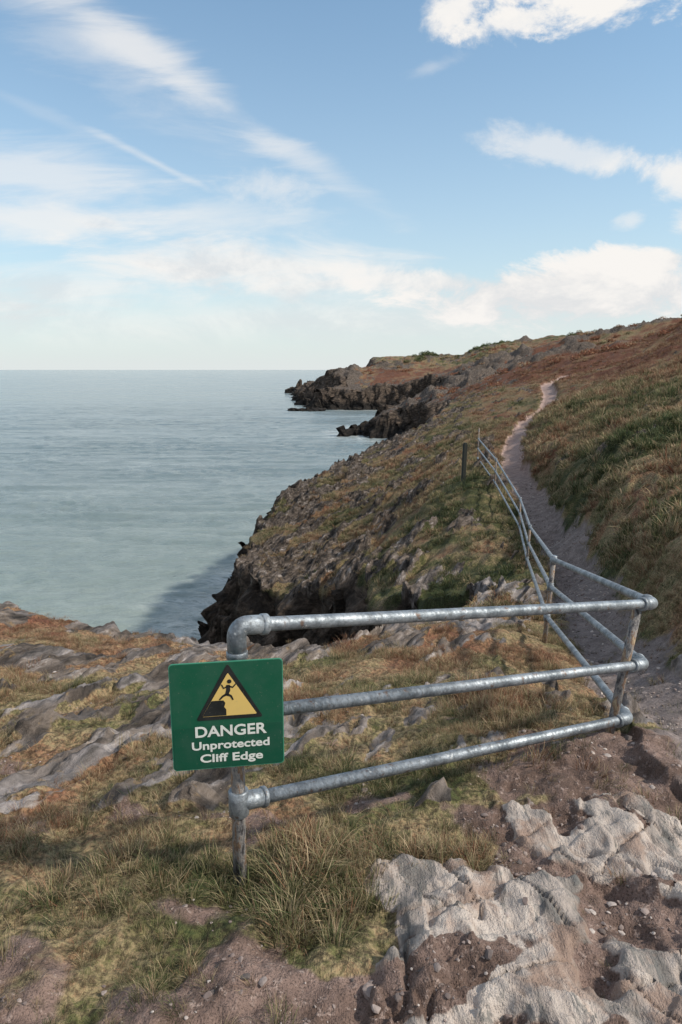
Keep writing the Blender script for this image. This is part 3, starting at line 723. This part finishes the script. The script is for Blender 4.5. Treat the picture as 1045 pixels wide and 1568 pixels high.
def scatter(name,x,y,z,scl,tint,col,nvar,tilt=.25,zs=None):
    n_=len(x); me=bpy.data.meshes.new(name); me.vertices.add(n_)
    me.vertices.foreach_set('co',np.stack([x,y,z],-1).astype(np.float32).ravel())
    rot=np.stack([rng.normal(0,tilt,n_),rng.normal(0,tilt,n_),rng.uniform(0,6.283,n_)],-1)
    s3=np.stack([scl,scl,scl*(zs if zs is not None else rng.uniform(.7,1.2,n_))],-1)
    for nm2,dat in (('rot',rot),('scl',s3)):
        at=me.attributes.new(nm2,'FLOAT_VECTOR','POINT'); at.data.foreach_set('vector',dat.astype(np.float32).ravel())
    at=me.attributes.new('tint','FLOAT','POINT'); at.data.foreach_set('value',np.asarray(tint,np.float32))
    at=me.attributes.new('vid','INT','POINT'); at.data.foreach_set('value',rng.integers(0,nvar,n_).astype(np.int32))
    o=obj(name,me)
    ng=bpy.data.node_groups.new(name+"_nodes",'GeometryNodeTree')
    ng.interface.new_socket('Geometry',in_out='INPUT',socket_type='NodeSocketGeometry'); ng.interface.new_socket('Geometry',in_out='OUTPUT',socket_type='NodeSocketGeometry')
    gi=ng.nodes.new('NodeGroupInput'); go=ng.nodes.new('NodeGroupOutput'); ip=ng.nodes.new('GeometryNodeInstanceOnPoints'); ci=ng.nodes.new('GeometryNodeCollectionInfo')
    ci.inputs['Collection'].default_value=col; ci.inputs['Separate Children'].default_value=True; ci.inputs['Reset Children'].default_value=True
    def na(nm3,ty):
        q_=ng.nodes.new('GeometryNodeInputNamedAttribute'); q_.data_type=ty; q_.inputs[0].default_value=nm3
        return [o_ for o_ in q_.outputs if o_.enabled and o_.name=='Attribute'][0]
    L=ng.links.new
    L(gi.outputs[0],ip.inputs['Points']); L(ci.outputs[0],ip.inputs['Instance']); ip.inputs['Pick Instance'].default_value=True
    L(na('vid','INT'),ip.inputs['Instance Index']); L(na('rot','FLOAT_VECTOR'),ip.inputs['Rotation']); L(na('scl','FLOAT_VECTOR'),ip.inputs['Scale'])
    L(ip.outputs[0],go.inputs[0])
    md=o.modifiers.new("scatter",'NODES'); md.node_group=ng
    print(name,n_); return o
def sample(n_,y0,y1,a0=-.62,a1=.66,pw=1.0):
    yv=(y0**(2)+(y1**2-y0**2)*rng.random(n_)**pw)**.5
    xv=yv*rng.uniform(a0,a1,n_); return xv,yv
x,y=sample(42000,.7,9.5,-.7,.7,1.3); t=terrain(x,y)
pr=(1-t['path']*.97)*(1-t['outc'])*(1-t['soil']*.92)*(1-np.clip(t['rock']*1.25,0,.98))*(1-t['cliff'])*np.clip(.65+fbm(x*1.4,y*1.4,3,201)*1.5,.06,1)
k=rng.random(len(x))<pr; x,y=x[k],y[k]; vg=t['veg'][k]; zz=t['z'][k]
tall=.05*np.exp(-((x+.1)/.5)**2-((y-2.0)/.6)**2)+.06*np.exp(-((x-1.1)/.6)**2-((y-3.5)/.7)**2)+.07*ss(x-np.interp(y,pys,pxs),.3,.8)*ss(y,4.5,6)
hs=np.clip(.08+fbm(x*1.2,y*1.2,3,202)*.08+tall,.035,.22)
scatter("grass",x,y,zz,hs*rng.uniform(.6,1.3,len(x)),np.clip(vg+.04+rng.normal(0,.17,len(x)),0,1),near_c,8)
x,y=sample(24000,8.5,45,-.22,.62,1.35); t=terrain(x,y)
pr=(1-t['path'])*(1-np.clip(t['rock']*1.1,0,.93))*(t['cliff']<.3)*np.clip(.55+fbm(x*.8,y*.8,3,203)*1.7,.04,1)*(t['dd']>.15)
k=rng.random(len(x))<pr; x,y=x[k],y[k]; rb_=ss(t['off'][k],.3,1.0)
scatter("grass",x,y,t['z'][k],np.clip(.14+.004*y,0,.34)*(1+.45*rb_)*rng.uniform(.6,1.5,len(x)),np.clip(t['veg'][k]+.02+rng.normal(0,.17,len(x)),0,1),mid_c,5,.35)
x,y=sample(15000,40,135,-.1,.6,1.2); t=terrain(x,y)
pr=(1-t['path'])*(1-t['rock']*.95)*(t['cliff']<.3)*(t['dd']>.5)*np.clip(.4+fbm(x*.2,y*.2,3,204)*1.6,.04,1)
k=rng.random(len(x))<pr; x,y=x[k],y[k]
scatter("grass",x,y,t['z'][k],np.clip(.2+.003*y,0,.6)*rng.uniform(.6,1.5,len(x)),np.clip(t['veg'][k]+rng.normal(0,.14,len(x)),0,1),mid_c,5,.35)
x,y=sample(11000,110,380,-.1,.62,1.0); t=terrain(x,y)
pr=(t['dd']>3)*(1-t['rock']*.8)*np.clip(.14+fbm(x*.035,y*.035,4,205)*1.3,0,1)
k=rng.random(len(x))<pr; x,y=x[k],y[k]
scatter("shrubs",x,y,t['z'][k]-.2,rng.uniform(.5,1.5,len(x)),np.clip(t['veg'][k]*1.1+.05+rng.normal(0,.14,len(x)),0,1),shrub_c,4,.1)
hx=[];hy=[]
for px,Yd,c_,sp2 in ((970,262,14,9),(650,318,22,14),(745,318,26,22),(905,282,18,24)):
    for _ in range(c_):
        q_=(px+rng.normal(0,sp2)-522.5)/1045/1.03; yy_=Yd+rng.normal(0,4); hx.append(q_*yy_); hy.append(yy_)
hx=np.array(hx);hy=np.array(hy); t=terrain(hx,hy)
scatter("bushes",hx,hy,t['z']-.2,rng.uniform(.8,2.0,len(hx)),np.clip(rng.normal(.06,.05,len(hx)),0,1),shrub_c,4,.1)
x,y=sample(16000,.8,5.5,-.8,.8,1.2); t=terrain(x,y)
pr=np.clip(t['soil']*.9+t['path']*.8+.05,0,1)*(1-t['outc']*.93)*(1-t['rock']*.7)*np.clip(.35+fbm(x*2,y*2,3,206)*1.5,.04,1)
k=rng.random(len(x))<pr; x,y=x[k],y[k]
scatter("gravel",x,y,t['z'][k]+.001,np.clip(rng.lognormal(-4.5,.62,len(x)),.004,.06),rng.random(len(x)),peb_c,6,.3)
x,y=sample(24000,5,24,.15,.5,1.0); t=terrain(x,y); k=(rng.random(len(x))<t['path']*.5); x,y=x[k],y[k]
scatter("gravel",x,y,t['z'][k]+.002,np.clip(rng.lognormal(-3.7,.5,len(x)),.01,.09),rng.random(len(x)),peb_c,6,.3)
